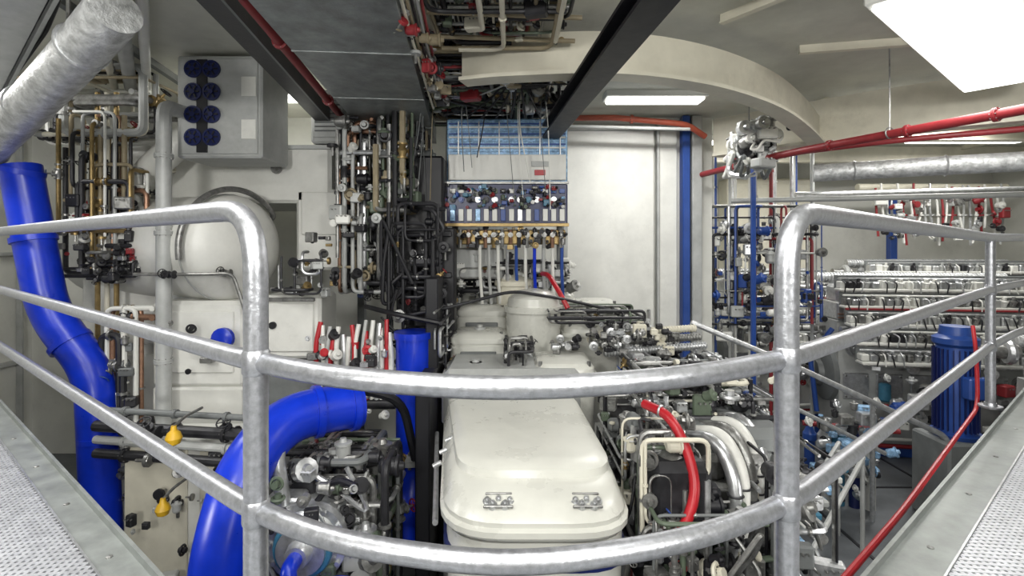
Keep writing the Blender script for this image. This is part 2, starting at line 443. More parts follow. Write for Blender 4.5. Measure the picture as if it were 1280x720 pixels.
b=B('ventilation_duct')
b.tube([(-3.5,4.55,1.35),(-3.15,4.5,1.70),(-2.85,4.55,2.0),(-2.3,4.9,2.3)],.12,WHITE,18,.2)
for t in(.25,.6): b.torus(V((-3.5,4.55,1.35)).lerp(V((-2.85,4.55,2.0)),t),(.65,0,.65),.12,.012,CREAM,18,6)
b.done()
b=B('fan_control_cabinet')
b.box((-2.40,4.45,2.14),(.70,.5,.84),LGREY,.015)
b.box((-2.40,4.195,2.14),(.64,.02,.78),LGREY,.006)
for i in range(2):
    for j in range(4):
        c=(-2.60+i*.15,4.18,2.44-j*.185)
        b.lathe(c,(0,-1,0),[(0,.072),(.015,.072),(.015,.058),(.008,.055),(.008,.02),(.025,.02)],NAVY,18)
        for k in range(6):
            a=k*math.pi/3;b.box((c[0]+.038*math.cos(a),4.163,c[2]+.038*math.sin(a)),(.036,.006,.014),BLACK,.002,R=Matrix.Rotation(-a,3,'Y'))
b.box((-2.53,4.178,2.14),(.09,.01,.76),BLACK,.003)
for z in(1.95,2.3): b.box((-2.15,4.18,z),(.12,.01,.16),WHITE,.003)
b.done()
b=B('air_handling_unit')
b.box((-1.70,5.0,2.2),(.34,.5,.5),LGREY,.02); b.box((-1.70,4.74,2.2),(.28,.02,.4),LGREY,.01)
for i in range(8): b.box((-1.70,4.725,2.06+i*.04),(.24,.02,.012),GREY,.003)
b.done()
b=B('header_tank')
b.box((-2.50,5.4,1.67),(1.6,1.2,.54),WHITE,.03)
b.box((-2.50,4.79,1.92),(1.62,.04,.04),LGREY,.005)
b.box((-1.80,5.3,1.15),(.46,1.0,.76),WHITE,.03)
b.box((-1.80,4.79,1.3),(.34,.02,.4),WHITE,.01)
b.lathe((-2.2,4.79,1.72),(0,-1,0),[(0,.05),(.02,.05),(.02,.035),(.03,.035)],STEEL,14)
for x in(-3.2,-1.7): b.box((x,5.8,-.3),(.08,.08,2.9),GREY,.004)
b.done()
b=B('horizontal_boiler')
p1=V((-3.95,5.0,.98));p2=V((-2.3,4.33,.98));ax=(p2-p1).normalized();L=(p2-p1).length
b.lathe(p1,ax,[(-.1,.05),(-.06,.3),(0,.43),(.05,.45),(L-.1,.45),(L-.05,.445),(L,.42),(L+.06,.34),(L+.1,.2),(L+.115,.03)],WHITE,36)
e1=ax.cross(V((0,0,1))).normalized()
b.tube([p2-ax*.05+e1*(.50*math.cos(a))+V((0,0,.50*math.sin(a))) for a in [math.radians(d) for d in range(-10,150,12)]]+[p2+V((-.3,.35,.1))],.024,STEEL,12,.05)
b.torus(p2-ax*.12,ax,.452,.01,LGREY,30,6)
b.lathe(p2+ax*.1,ax,[(0,.07),(.03,.07),(.03,.05),(.05,.05)],LGREY,18)
for t in(.35,1.3):
    p=p1+ax*t; b.box((p.x,p.y,.25),(.5,.35,.7),LGREY,.02); b.box((p.x,p.y,-.85),(.4,.3,1.5),GREY,.02)
b.valve(p2+V((.0,-.22,-.2)),(1,0,0),(0,-1,.3),.02,STEEL,BLACK)
b.valve(p2+V((-.3,-.45,-.2)),(1,0,0),(0,-1,.2),.02,DARK,BLACK)
b.tube([p2+V((-.6,-.4,-.2)),p2+V((-.2,-.42,-.2)),p2+V((.1,-.3,-.2)),p2+V((.2,-.3,-.5))],.014,STEEL,8,.06)
b.done()
b=B('pump_cabinet')
b.box((-2.55,4.35,.2),(.75,.4,.7),WHITE,.03); b.box((-2.55,4.14,.22),(.6,.02,.5),WHITE,.01)
b.box((-2.55,4.35,-.85),(.75,.4,1.4),WHITE,.02)
b.lathe((-2.27,4.1,.27),(0,-1,0),[(0,.03),(.03,.05),(.06,.085),(.10,.085),(.12,.05)],BLUE,16)
fittings(b,(-2.75,4.02,-.1),(-2.3,4.1,.4),8,[STEEL,DARK,BLACK],.03,.07)
b.done()
b=B('pump_cabinet')
b.box((-1.82,4.4,.33),(.5,.4,.52),WHITE,.025); b.box((-1.82,4.19,.33),(.4,.02,.4),WHITE,.01)
b.box((-1.82,4.18,.56),(.42,.03,.03),STEEL,.005); b.box((-1.82,4.4,-.78),(.46,.36,1.66),GREY,.02)
b.lathe((-1.95,4.18,.35),(0,-1,0),[(0,.03),(.02,.03),(.02,.02)],BLACK,12)
b.done()
b=B('storage_locker')
b.box((-3.45,4.75,-.35),(.8,.35,2.5),WHITE,.02)
for z in(-1.2,-.35,.5): b.box((-3.45,4.565,z),(.7,.02,.76),WHITE,.012); b.box((-3.15,4.55,z),(.02,.02,.14),STEEL,.003)
b.done()
b=B('lower_equipment_cabinet')
b.box((-2.3,3.9,-1.0),(1.1,.3,1.2),WHITE,.02)
for x in(-2.6,-2.05): b.box((x,3.74,-.95),(.46,.02,.95),CREAM,.01); b.box((x+.17,3.725,-.9),(.02,.02,.16),STEEL,.003)
fittings(b,(-2.75,3.6,-1.5),(-1.9,3.7,-.5),22,[STEEL,DARK,LGREY,DARK],.03,.1)
b.done()
b=B('pipe_manifold')
for i,(z,rr,m) in enumerate([(-.32,.04,DARK),(-.42,.03,LGREY),(-.2,.022,GREY),(-.52,.035,DARK)]):
    b.tube([(-3.05,3.75,z),(-1.75,3.55,z),(-1.75,3.55,-1.5)],rr,m,10,.1); 
    for x in(-2.8,-2.4,-2.0): b.flange((x,3.75-(x+3.05)*.154,z),(1,-.154,0),rr,m,6,.012)
for x in(-2.55,-2.0): b.valve((x,3.62,-.32),(1,-.15,0),(0,-.6,.8),.03,DARK,BLACK)
b.done()
for (x,y,z,s_) in[(-2.18,3.3,-.24,.05),(-2.25,3.3,-.70,.045)]:
    b=B('yellow_float_valve')
    b.lathe((x,y,z-s_),(0,0,1),[(0,.01),(s_*.3,s_*.75),(s_,s_),(s_*1.7,s_*.75),(s_*2,.02),(s_*2.6,.015)],YEL,16)
    b.tube([(x,y,z+s_*1.4),(x,y+.1,z+s_*2),(x,3.60,z+s_*2)],.01,STEEL); b.done()

PM=[STEEL,SILV,LGREY,DARK,DARK,STEEL,BLACK,TAN,COPP,GREEN,DARK]
b=B('copper_pipe_cluster'); maze(b,(-3.72,4.2,.75),(-3.1,4.4,2.1),18,[COPP,STEEL,DARK,BRASS,WHITE,LGREY,TAN,DARK],.01,.022,4,2.5,.5,.2)
fittings(b,(-3.72,4.15,.8),(-3.1,4.3,1.4),34,[DRED,DARK,STEEL,BLACK,BRASS,DARK],.03,.08)
for x in(-3.52,-3.44,-3.36): b.cyl((x,4.35,-.4),(x,4.35,2.3),.02,rng.choice([BRASS,TAN,CREAM]),10)
b.done()
b=B('fuel_valve_manifold'); maze(b,(-3.45,4.1,.72),(-3.05,4.22,1.0),10,[DRED,DARK,STEEL,DARK],.01,.02,3,1,.5,.3); fittings(b,(-3.45,4.05,.72),(-3.05,4.2,1.0),26,[DRED,DARK,STEEL,DARK],.03,.07); b.done()
b=B('pipe_cluster'); maze(b,(-3.25,4.05,-1.5),(-2.85,4.12,.5),12,[STEEL,LGREY,WHITE,DARK,COPP,GREY],.012,.028,4,2,.6,.15); fittings(b,(-3.1,4.0,-1.4),(-2.9,4.1,.4),20,[STEEL,DARK,GREY],.04,.09); b.done()
b=B('pipe_cluster'); maze(b,(-1.50,4.4,.6),(-1.12,5.2,2.1),60,PM,.008,.026,4,2,.5,.2); fittings(b,(-1.52,4.3,.7),(-1.12,4.9,2.1),150,[STEEL,DARK,BLACK,LGREY,TAN,GREEN,DARK,WHITE],.03,.1); b.done()
b=B('pipe_cluster'); maze(b,(-1.9,4.02,.62),(-1.5,4.15,.95),5,[STEEL,SILV,DARK,TAN],.008,.014,4,1.5,.5,.3); fittings(b,(-1.75,4.0,.62),(-1.4,4.15,1.1),26,[STEEL,BRASS,DARK,LGREY,DARK],.03,.08); b.done()
b=B('red_white_pipe_bank')
for i in range(16):
    x=-1.50+i*.038; m=[RED,WHITE,LGREY,RED,WHITE,SILV,WHITE][i%7]; h=.12+.14*rng.random()
    b.tube([(x,3.95,-.25),(x+rng.uniform(-.02,.02),3.95,h),(x+rng.uniform(-.03,.03),3.98,h+.17)],rng.uniform(.014,.023),m,10,.08)
    b.flange((x,3.95,-.08),(0,0,1),.014,m,6,.01)
b.cyl((-1.6,3.95,-.22),(-.9,3.95,-.22),.04,DARK,14)
fittings(b,(-1.6,3.85,-.3),(-.9,4.0,.32),60,[STEEL,WHITE,RED,DARK,SILV,DARK],.03,.075); b.done()
b=B('pump_cluster'); maze(b,(-1.5,3.0,-1.3),(-.75,3.6,-.3),50,[STEEL,SILV,GREY,DARK,STEEL,GREEN,DARK],.008,.026,4,1,.6,.2); fittings(b,(-1.4,2.85,-1.3),(-.8,3.3,-.3),170,[STEEL,SILV,LGREY,DARK,STEEL,GREEN,DARK],.03,.12); hoses(b,(-1.4,2.75,-1.3),(-.8,3.0,-.3),8,[BLACK,SILV,DARK],.008,.018); b.done()
b=B('circulation_pump')
c=V((-1.12,2.75,-.62))
b.lathe(c+V((0,.35,0)),(0,-1,0),[(0,.16),(.02,.18),(.25,.18),(.27,.22),(.32,.22),(.32,.18),(.38,.13),(.4,.13),(.4,.07),(.46,.06)],SILV,30)
for i in range(12):
    a=i*math.pi/6; p=c+V((.2*math.cos(a),.05,.2*math.sin(a))); b.cyl(p+V((0,.06,0)),p-V((0,.04,0)),.014,SILV,6)
b.torus(c+V((0,-.01,0)),(0,1,0),.14,.022,TEAL,24,8)
b.box((c.x,c.y+.3,-1.2),(.4,.4,.78),GREY,.03)
b.tube([(c.x,c.y-.1,c.z),(c.x,c.y-.2,c.z),(c.x+.1,c.y-.2,c.z-.5),(c.x+.1,c.y,-1.5)],.04,BLUE,12,.1)
b.tube([(c.x-.15,c.y+.1,c.z+.18),(c.x-.2,c.y+.1,c.z+.5),(c.x-.1,3.4,c.z+.6)],.04,SILV,12,.12)
fittings(b,(c.x-.35,c.y-.1,c.z-.4),(c.x+.3,c.y+.2,c.z+.35),60,[STEEL,SILV,DARK,STEEL,GREEN,BLUEM,DARK],.03,.07)
b.done()
b=B('dark_equipment_stack')
b.box((-.78,4.7,.1),(.34,.3,3.4),BLACK,.02)
b.box((-.62,4.45,.55),(.26,.2,1.2),BLACK,.01); b.box((-.93,4.5,.75),(.14,.16,.7),BLACK,.01)
for z in(-.8,-.1,.25,.75,1.1): b.box((-.74,4.38,z),(.46,.1,.05),DARK,.008)
fittings(b,(-.98,4.25,.0),(-.52,4.35,1.2),40,[BLACK,DARK,DARK,BLACK,STEEL],.04,.1)
b.box((-.60,3.6,-.75),(.1,.35,1.7),BLACK,.01); b.box((-.62,4.1,-.4),(.1,.3,2.3),BLACK,.01)
b.done()
b=B('black_hose_bundle'); maze(b,(-1.0,4.15,.3),(-.6,4.3,1.35),12,[BLACK,DARK,BLACK,DARK,DARK],.008,.02,4,2,.3,.1)
b.tube([(-1.3,3.4,.02),(-1.1,3.3,.10),(-.75,3.5,-.05),(-.68,3.6,-.5)],.03,BLACK,8,.15)
b.tube([(-1.2,4.2,.5),(-.9,3.9,.48),(-.5,3.9,.40)],.02,BLACK,8,.15)
hoses(b,(-1.05,4.1,.2),(-.55,4.25,1.3),8,[BLACK,DARK,BLACK],.008,.018); b.done()

# ---------------------------------------------------------------- control rack (centre)
b=B('switchgear_rack')
b.box((-.045,5.05,1.88),(1.13,.5,.62),LBLUE,.012)
for i in range(9): 
    b.box((-.045,4.79,2.14-i*.032),(1.09,.015,.014),BLUEM if i%3==0 else WHITE if i%3==1 else LBLUE,.002)
for i in range(6): b.box((-.5+i*.19,4.785,2.0),(.012,.02,.32),SILV,.002)
b.box((-.045,4.785,1.73),(1.10,.03,.24),WHITE,.006)
b.box((.26,4.765,1.68),(.10,.01,.05),RED,.002); b.box((.26,4.765,1.76),(.16,.01,.05),LGREY,.002)
b.box((-.2,4.9,1.38),(1.42,.4,.38),NAVY,.01)
b.box((-.2,4.69,1.575),(1.44,.03,.025),STEEL,.003); b.box((-.2,4.69,1.19),(1.44,.05,.03),BRASS,.003)
b.box((-.80,4.69,1.39),(.20,.02,.3),LBLUE,.004)
for i in range(15):
    x=-.62+i*.077
    b.box((x,4.69,1.28),(.045,.03,.11),rng.choice([WHITE,WHITE,LBLUE,BLUEM,SILV]),.003)
    b.lathe((x,4.69,1.42),(0,-1,0),[(0,.028),(.02,.028),(.02,.02),(.035,.018)],rng.choice([BLACK,SILV,DARK,BLUEM,TEAL,WHITE]),12)
    b.box((x,4.69,1.50),(.05,.02,.04),rng.choice([WHITE,BLACK,BLUEM,GREEN]),.002)
fittings(b,(-.88,4.64,1.34),(.48,4.68,1.54),130,[BLACK,DARK,BLUEM,TEAL,LBLUE,STEEL,BLACK,GREEN,DRED],.015,.04)
b.box((-.05,4.95,1.08),(1.1,.3,.14),BRASS,.01)
for i in range(14):
    x=-.56+i*.078; b.cyl((x,4.76,1.15),(x,4.76,.98),.018,rng.choice([BRASS,STEEL,DARK,COPP]),8); b.lathe((x,4.76,1.1),(0,-1,0),[(0,.025),(.03,.025),(.03,.012),(.05,.012)],STEEL,8)
fittings(b,(-.6,4.7,.98),(.5,4.8,1.16),60,[BRASS,TAN,DARK,STEEL,BLACK,DARK],.02,.05)
for i in range(10):
    x=-.3+i*.085; b.tube([(x,4.78,1.0),(x,4.78,.75),(x+.02,4.85,.45)],.016,[WHITE,LGREY,WHITE,SILV,BLUEM,WHITE,BLUE,LGREY,WHITE,BLUEM][i],8,.05)
for x in(-.57,.48): b.box((x,5.15,.0),(.06,.06,3.2),GREY,.004)
b.box((-.33,5.0,.83),(.5,.2,.3),LGREY,.02)
b.done()
OC=[TAN,BLACK,DARK,GREEN,CREAM,DRED,GREY,BRASS,STEEL,SILV,DARK,BLACK,BLACK,TAN]
b=B('overhead_cable_bundle')
maze(b,(-.85,3.8,2.25),(.3,5.3,2.58),90,OC,.006,.024,5,.4,.2,.05,.1)
hoses(b,(-.9,3.8,2.2),(.45,4.7,2.5),18,OC,.006,.016,5)
fittings(b,(-.85,3.8,2.22),(.4,4.7,2.42),90,OC,.03,.11)
b.done()
# ladder trays with straight cable runs tight under the ceiling
b=B('overhead_cable_tray')
for (x0,w_) in((-.36,.26),(.05,.30)):
    for s in(-1,1): b.sweep([(x0+s*w_/2,1.9,2.44),(x0+s*w_/2-.02,3.5,2.44)],.015,.06,CREAM)
    for i in range(10): b.box((x0,2.0+i*.16,2.42),(w_,.03,.012),LGREY,.002)
    for i in range(9): 
        xx=x0-w_*.42+i*w_*.105; b.tube([(xx,1.9,2.46),(xx+rng.uniform(-.02,.02),2.7,2.455),(xx,3.5,2.46)],rng.uniform(.008,.014),rng.choice(OC),7,.3)
maze(b,(-.48,2.3,2.34),(.34,3.5,2.52),26,OC,.006,.02,3,.1,.3,.02,.1)
fittings(b,(-.46,2.5,2.36),(.34,3.45,2.46),40,OC,.03,.09)
for y in(2.55,3.0,3.35): b.cyl((-.5,y,2.37),(.42,y+.08,2.37),.016,rng.choice([TAN,BRASS,GREEN]),8)
b.done()
b=B('hanging_cable_drop')
for i in range(14):
    x=rng.uniform(-.95,.5);y0=rng.uniform(4.35,4.62); m=rng.choice([BLACK,TAN,WHITE,GREY,GREY,DARK])
    b.tube([(x,y0,2.55),(x+rng.uniform(-.06,.06),y0,2.1),(x+rng.uniform(-.1,.1),y0,rng.uniform(1.3,1.8))],rng.uniform(.003,.006),m,6,.2)
for i in range(6):
    x=-.1+i*.03; b.tube([(x,3.75,2.5),(x+.05,4.0,2.25),(x-.3+.1*i,4.5,2.12)],.009,BLACK,6,.2)
b.done()
b=B('pipe_cluster'); maze(b,(-1.15,4.3,1.3),(-.85,5.4,2.2),50,[DARK,BLACK,STEEL,TAN,GREEN,BLACK],.01,.03,4,2,.5,.1); fittings(b,(-1.1,4.3,1.3),(-.85,4.8,2.1),80,[DARK,BLACK,STEEL,GREEN,GREY,TAN],.04,.1); b.done()

# overhead ducts
b=B('rectangular_air_duct')
b.sweep([(-.84,1.9,2.22),(-1.17,5.6,2.20)],.68,.16,PANELG)
for t in(.03,.3,.55,.8): 
    p=V((-.84,1.9,2.22)).lerp(V((-1.17,5.6,2.20)),t); q=V((-.33,3.7,0)).normalized()
    b.sweep([p-q*.008,p+q*.008],.69,.17,PANELG)
b.done()
b=B('duct_edge_fittings')
for i in range(5): b.tube([(-.48+.02*i,1.95,2.16+.02*i),(-.56+.02*i,2.8,2.17+.02*i),(-.66+.02*i,4.3,2.15+.02*i)],.009,[CREAM,TAN,BLACK,LGREY,DRED][i],7,.3)
fittings(b,(-.62,2.6,2.13),(-.50,4.2,2.28),50,[CREAM,STEEL,DARK,TAN,LGREY,DRED],.03,.07); b.done()
b=B('overhead_red_pipe')
b.tube([(-1.26,1.9,2.24),(-1.70,5.8,2.18)],.03,DRED,12)
for t in(.3,.6): b.flange(V((-1.26,1.9,2.24)).lerp(V((-1.70,5.8,2.18)),t),(-.44,3.9,0),.03,DRED,6,.012)
b.done()
b=B('overhead_channel_beam')
b.sweep([(-1.40,1.9,2.22),(-1.88,5.8,2.14)],.13,.02,DARK); b.sweep([(-1.46,1.9,2.28),(-1.94,5.8,2.2)],.015,.14,DARK); b.sweep([(-1.34,1.9,2.28),(-1.82,5.8,2.2)],.015,.14,GREY)
b.done()
b=B('overhead_crane_beam')
A0,A1=V((.62,1.9,2.06)),V((.36,4.75,2.06))
for dz,w_,h_ in((-.055,.16,.02),(0,.03,.1),(.055,.16,.02)): b.sweep([A0+V((0,0,dz)),A1+V((0,0,dz))],w_,h_,BLACK)
for t in(.1,.85): p=A0.lerp(A1,t); b.cyl(p,(p.x,p.y,2.6),.015,DARK,8)
b.done()
b=B('crossing_pipe')
b.tube([(.6,6.1,2.52),(1.2,6.0,2.5),(2.05,6.0,2.42),(2.3,6.1,2.3)],.035,ORNG,12,.1); b.tube([(.5,5.9,2.38),(2.05,5.9,2.34)],.02,LGREY,8)
b.flange((1.4,6.0,2.48),(1,0,0),.035,ORNG,8,.015); b.done()

# right side overhead pipes
b=B('fire_main_pipe')
b.tube([(2.3,6.2,1.86),(2.62,4.9,1.88),(3.25,3.2,1.86),(3.6,2.2,1.86)],.034,DRED,14,.3)
for t in(.25,.6,.9): b.flange(V((2.62,4.9,1.88)).lerp(V((3.25,3.2,1.86)),t),(.63,-1.7,0),.032,DRED,8,.012)
for (x,y) in[(2.5,5.4),(2.95,4.0),(3.3,3.05)]: b.cyl((x,y,1.9),(x,y,2.6),.006,STEEL,6); b.torus((x,y,1.88),(.3,-1,0),.042,.006,STEEL,14,5)
b.done()
b=B('insulated_duct')
b.tube([(3.0,5.1,1.72),(4.1,4.5,1.72),(5.5,3.9,1.72)],.085,CLAD,18,.2)
for x,y in[(3.3,4.94),(3.9,4.61),(4.5,4.32),(5.0,4.11)]: b.torus((x,y,1.72),(1.1,-.55,0),.088,.009,SILV,18,6)
b.done()
b=B('sprinkler_pipe')
b.tube([(2.6,6.0,2.0),(3.6,4.9,2.0),(5.6,3.6,2.0)],.028,DRED,12,.2)
b.tube([(2.7,6.3,1.55),(3.9,5.6,1.52),(6.2,4.9,1.52)],.03,LGREY,12,.2)
b.tube([(3.6,6.5,1.62),(6.8,5.6,1.62)],.06,SILV,14)
b.done()
b=B('pipe_cluster'); hoses(b,(2.3,5.0,1.7),(2.7,5.6,2.25),8,[SILV,WHITE,LGREY,STEEL,GREY],.01,.03,4); fittings(b,(2.3,5.0,1.8),(2.7,5.5,2.25),60,[SILV,STEEL,LGREY,WHITE,CLAD,DARK],.04,.13); b.done()

b=B('vertical_pipe_bank')
cols=[SILV,WHITE,BLUEM,LGREY,SILV,WHITE,WHITE,BLUEM,LGREY,DRED,SILV,WHITE]
for i in range(16):
    x=2.58+i*.09; yy=6.7+.12*(i%3); m=cols[i%12]; rr=rng.uniform(.012,.028)
    b.cyl((x,yy,-1.6),(x,yy,2.3),rr,m,10)
    for z in(-.6,.1,.7,1.2,1.8):
        if rng.random()<.6: b.flange((x,yy,z+rng.uniform(-.2,.2)),(0,0,1),rr,m,6,.012)
    if rng.random()<.6: b.valve((x,yy,rng.uniform(.2,1.5)),(0,0,1),(0,-1,0),.025,STEEL,rng.choice([DRED,BLACK,DARK]))
maze(b,(2.55,6.45,.0),(3.9,6.62,1.5),24,[SILV,WHITE,LGREY,STEEL,BLUEM,WHITE,DARK,DRED],.008,.02,4,1.5,.5,.2)
fittings(b,(2.55,6.35,-.2),(3.9,6.6,1.3),130,[SILV,WHITE,LGREY,STEEL,DARK,DARK,BLUEM,STEEL],.04,.12)
b.done()
b=B('red_hanging_pipes')
for i in range(24):
    x=6.0+i*.09; m=[DRED,WHITE,LGREY,SILV,WHITE,DRED,WHITE][i%7]; zt=1.95+.08*math.sin(i*2)
    b.tube([(x,8.45,zt),(x+rng.uniform(-.04,.04),8.42,1.6),(x+rng.uniform(-.08,.08),8.4,1.15+.15*math.sin(i))],.018,m,8,.12); b.flange((x,8.4,1.5),(0,0,1),.02,m,6,.012)
b.cyl((5.8,8.6,1.98),(8.3,8.6,1.98),.06,CREAM,12)
fittings(b,(6.0,8.3,1.1),(8.0,8.4,1.8),60,[SILV,WHITE,LGREY,STEEL,DRED,DARK],.05,.12)
b.done()
b=B('annex_wall_locker')
b.box((4.6,9.35,.9),(1.5,.4,2.6),CREAM,.02)
for x in(4.23,4.97): b.box((x,9.14,.9),(.68,.02,2.4),CREAM,.01)
b.done()
b=B('blue_pipe_stanchion')
for x,y,w_ in[(2.78,5.9,.05),(6.6,8.9,.12)]:
    b.box((x,y,.15),(w_,w_,3.5),BLUEM,.008); b.box((x,y,-1.58),(.2,.2,.03),BLUEM,.004)
b.done()

# ---------------------------------------------------------------- engines
def engine(name,loc,rz,L,W,H,n,body,head,man,acc,seed=1,fly=1.0,tiers=0):
    r0=random.Random(seed); b=B(name); b.M=Matrix.Translation(loc)@Matrix.Rotation(rz,4,'Z')
    for s in(-1,1):
        b.box((L/2,s*W*.38,.06),(L*1.05,.07,.12),acc,.008)
        b.tube([(-.05,s*W*.50,.16),(L+.05,s*W*.50,.16)],.025,DRED,8); b.tube([(-.05,s*W*.52,.25),(L+.05,s*W*.52,.25)],.02,WHITE,8)
    b.loft([[(0,-W*.22,.1),(L,-W*.22,.1),(L,W*.22,.1),(0,W*.22,.1)],[(0,-W*.36,H*.3),(L,-W*.36,H*.3),(L,W*.36,H*.3),(0,W*.36,H*.3)],[(0,-W*.36,H*.42),(L,-W*.36,H*.42),(L,W*.36,H*.42),(0,W*.36,H*.42)],[(0,-W*.3,H*.7),(L,-W*.3,H*.7),(L,W*.3,H*.7),(0,W*.3,H*.7)]],body)
    cs=L/n
    for i in range(n):
        x=cs*(i+.5)
        for s in(-1,1):
            b.box((x,s*W*.37,H*.36),(cs*.78,.03,H*.14),head,.012)
            for dx in(-.32,.32):
                for dz in(-.055,.055): b.cyl((x+cs*dx,s*W*.37,H*(.36+dz)),(x+cs*dx,s*(W*.37+.03),H*(.36+dz)),.012,STEEL,6)
            b.lathe((x,s*W*.32,H*.56),(0,s,0),[(0,cs*.3),(.03,cs*.3),(.03,cs*.22),(.05,cs*.2),(.05,.03),(.07,.03)],head,14)
            b.tube([(x+cs*.2,s*W*.34,H*.5),(x+cs*.2,s*W*.44,H*.6),(x+cs*.1,s*W*.30,H*.82)],.011,SILV,6,.06)
        b.box((x,0,H*.75),(cs*.86,W*.5,H*.1),man,.02)
        b.box((x,0,H*.84),(cs*.74,W*.36,H*.1),head,.035)
        b.lathe((x,0,H*.89),(0,0,1),[(0,.03),(.02,.03),(.02,.018),(.045,.018)],STEEL,10)
        for dx in(-.28,.28):
            for s in(-1,1): b.cyl((x+cs*dx,s*W*.2,H*.8),(x+cs*dx,s*W*.2,H*.825),.014,STEEL,6)
        b.tube([(x,W*.22,H*.77),(x,W*.34,H*.79),(x+.02,W*.36,H*.9)],.04,man,10,.06)
        b.tube([(x,-W*.22,H*.76),(x,-W*.36,H*.74),(x,-W*.38,H*.68)],.035,SILV,10,.06)
    for t in range(tiers):
        nn=n*4; c2=L/nn; yy=-W*.30-.13*t; zz=H*.93-.20*t
        b.box((L/2,yy+.0,zz-.14),(L,.16,.035),WHITE,.008)
        b.box((L/2,yy+.07,zz-.05),(L,.03,.18),GREY,.006)
        b.cyl((0,yy-.09,zz-.16),(L,yy-.09,zz-.16),.013,[STEEL,DRED,SILV,STEEL][t%4],8)
        b.cyl((0,yy-.02,zz+.0),(L,yy-.02,zz+.0),.012,[SILV,WHITE][t%2],8)
        for i in range(nn):
            x=c2*(i+.5); s=c2*r0.uniform(.6,1.0); m=r0.choice([WHITE,SILV,WHITE,CLAD,STEEL,SILV,LGREY,DARK])
            if i%4<2:
                b.box((x,yy,zz-.08),(s,.12,.07+.06*r0.random()),m,.012)
            else:
                b.lathe((x,yy,zz-.12),(0,-.3,.95),[(0,s*.42),(.06,s*.45),(.065,s*.52),(.085,s*.52),(.09,s*.3),(.13,s*.22)],m,10)
            if r0.random()<.7: b.tube([(x,yy-.02,zz-.02),(x+r0.uniform(-.04,.04),yy-.10,zz-.05),(x,yy-.1,zz-.17)],.008,r0.choice([DARK,SILV,WHITE,DARK,BLACK]),6,.04)
    prof=[(0,.02)]
    k=0;st=.04
    while k<L: prof+= [(k,.065),(k+st*.5,.065),(k+st*.5,.076),(k+st,.076)]; k+=st
    prof+=[(k,.02)]
    b.lathe((0,W*.37,H*.92),(1,0,0),prof,CLAD,14)
    b.cyl((0,-W*.4,H*.66),(L,-W*.4,H*.66),.045,man,14)
    for j in range(3): b.tube([(0,-W*.33,H*(.70+.02*j)),(L,-W*.33,H*(.70+.02*j))],.009,rng.choice([COPP,SILV,BLACK]),6)
    for e,sx in((0,-1),(L,1)):
        f=fly
        b.lathe((e,0,H*.4),(sx,0,0),[(0,W*.4*f),(.06,W*.4*f),(.08,W*.36*f),(.1,W*.2*f),(.16,W*.18*f),(.16,.04),(.2,.04)],body if sx>0 else GREY,24)
        b.torus((e+sx*.1,W*.2,H*.86),(sx,0,0),.09,.045,man,18,8)
        b.lathe((e+sx*.02,W*.2,H*.86),(sx,0,0),[(0,.08),(.1,.08),(.2,.06),(.26,.07),(.28,.07)],STEEL,16)
        b.tube([(e+sx*.2,-W*.2,H*.2),(e+sx*.28,-W*.2,H*.5),(e+sx*.05,-W*.3,H*.66)],.03,acc,10,.1)
    for i in range(4):
        x=L*(.2+.2*i); b.lathe((x,-W*.5,H*.3),(0,0,1),[(0,.05),(.02,.065),(.2,.065),(.22,.04)],r0.choice([BLUEM,WHITE,TEAL,SILV]),14)
    return b
PS=[SILV,STEEL,SILV,WHITE,LGREY,CLAD]
b=engine('generator_engine',(4.15,6.75,-1.6),math.radians(-8),2.3,.9,2.35,6,LGREY,SILV,SILV,BLUEM,3,1,5)
fittings(b,(0,-1.05,.4),(2.3,-.7,1.2),90,PS+[DARK,DRED,BLUEM,DARK],.05,.13); b.done()
b=engine('generator_engine',(3.2,7.9,-1.6),math.radians(4),1.6,.8,2.35,4,WHITE,SILV,SILV,BLUEM,4,1,5)
fittings(b,(0,-.9,.5),(1.6,-.6,1.2),50,PS+[DARK,DRED],.05,.12); b.done()
b=engine('generator_engine',(5.6,8.3,-1.6),math.radians(-4),2.5,.85,2.5,6,WHITE,SILV,LGREY,BLUEM,5,1,2); b.done()
b=engine('generator_engine',(5.35,5.3,-1.6),math.radians(-20),1.5,.7,1.7,4,LGREY,SILV,SILV,DRED,6); b.done()

b=B('blue_electric_motor')
b.M=Matrix.Translation((4.2,4.85,-1.6))
b.box((0,0,.4),(.5,.45,.8),GREY,.02)
b.lathe((0,0,.8),(0,0,1),[(0,.18),(.04,.20),(.04,.15),(.85,.15),(.88,.18),(.93,.18),(.96,.13),(1.04,.12),(1.05,.02)],BLUEM,24)
for i in range(24):
    a=i*math.pi/12; b.box((.16*math.cos(a),.16*math.sin(a),1.25),(.035,.008,.76),NAVY,.002,rz=a)
b.box((0,-.2,1.3),(.16,.1,.2),BLUEM,.015); b.done()
b=B('red_hose')
b.tube([(1.06,1.66,-.10),(1.6,2.1,-.09),(2.3,2.72,-.10),(3.06,3.36,-.06),(3.1,3.42,.3),(3.15,3.5,.45)],.012,RED,10,.15)
b.tube([(1.0,1.68,-.5),(1.02,1.66,-.3),(1.06,1.66,-.10)],.012,RED,10,.15)
b.done()

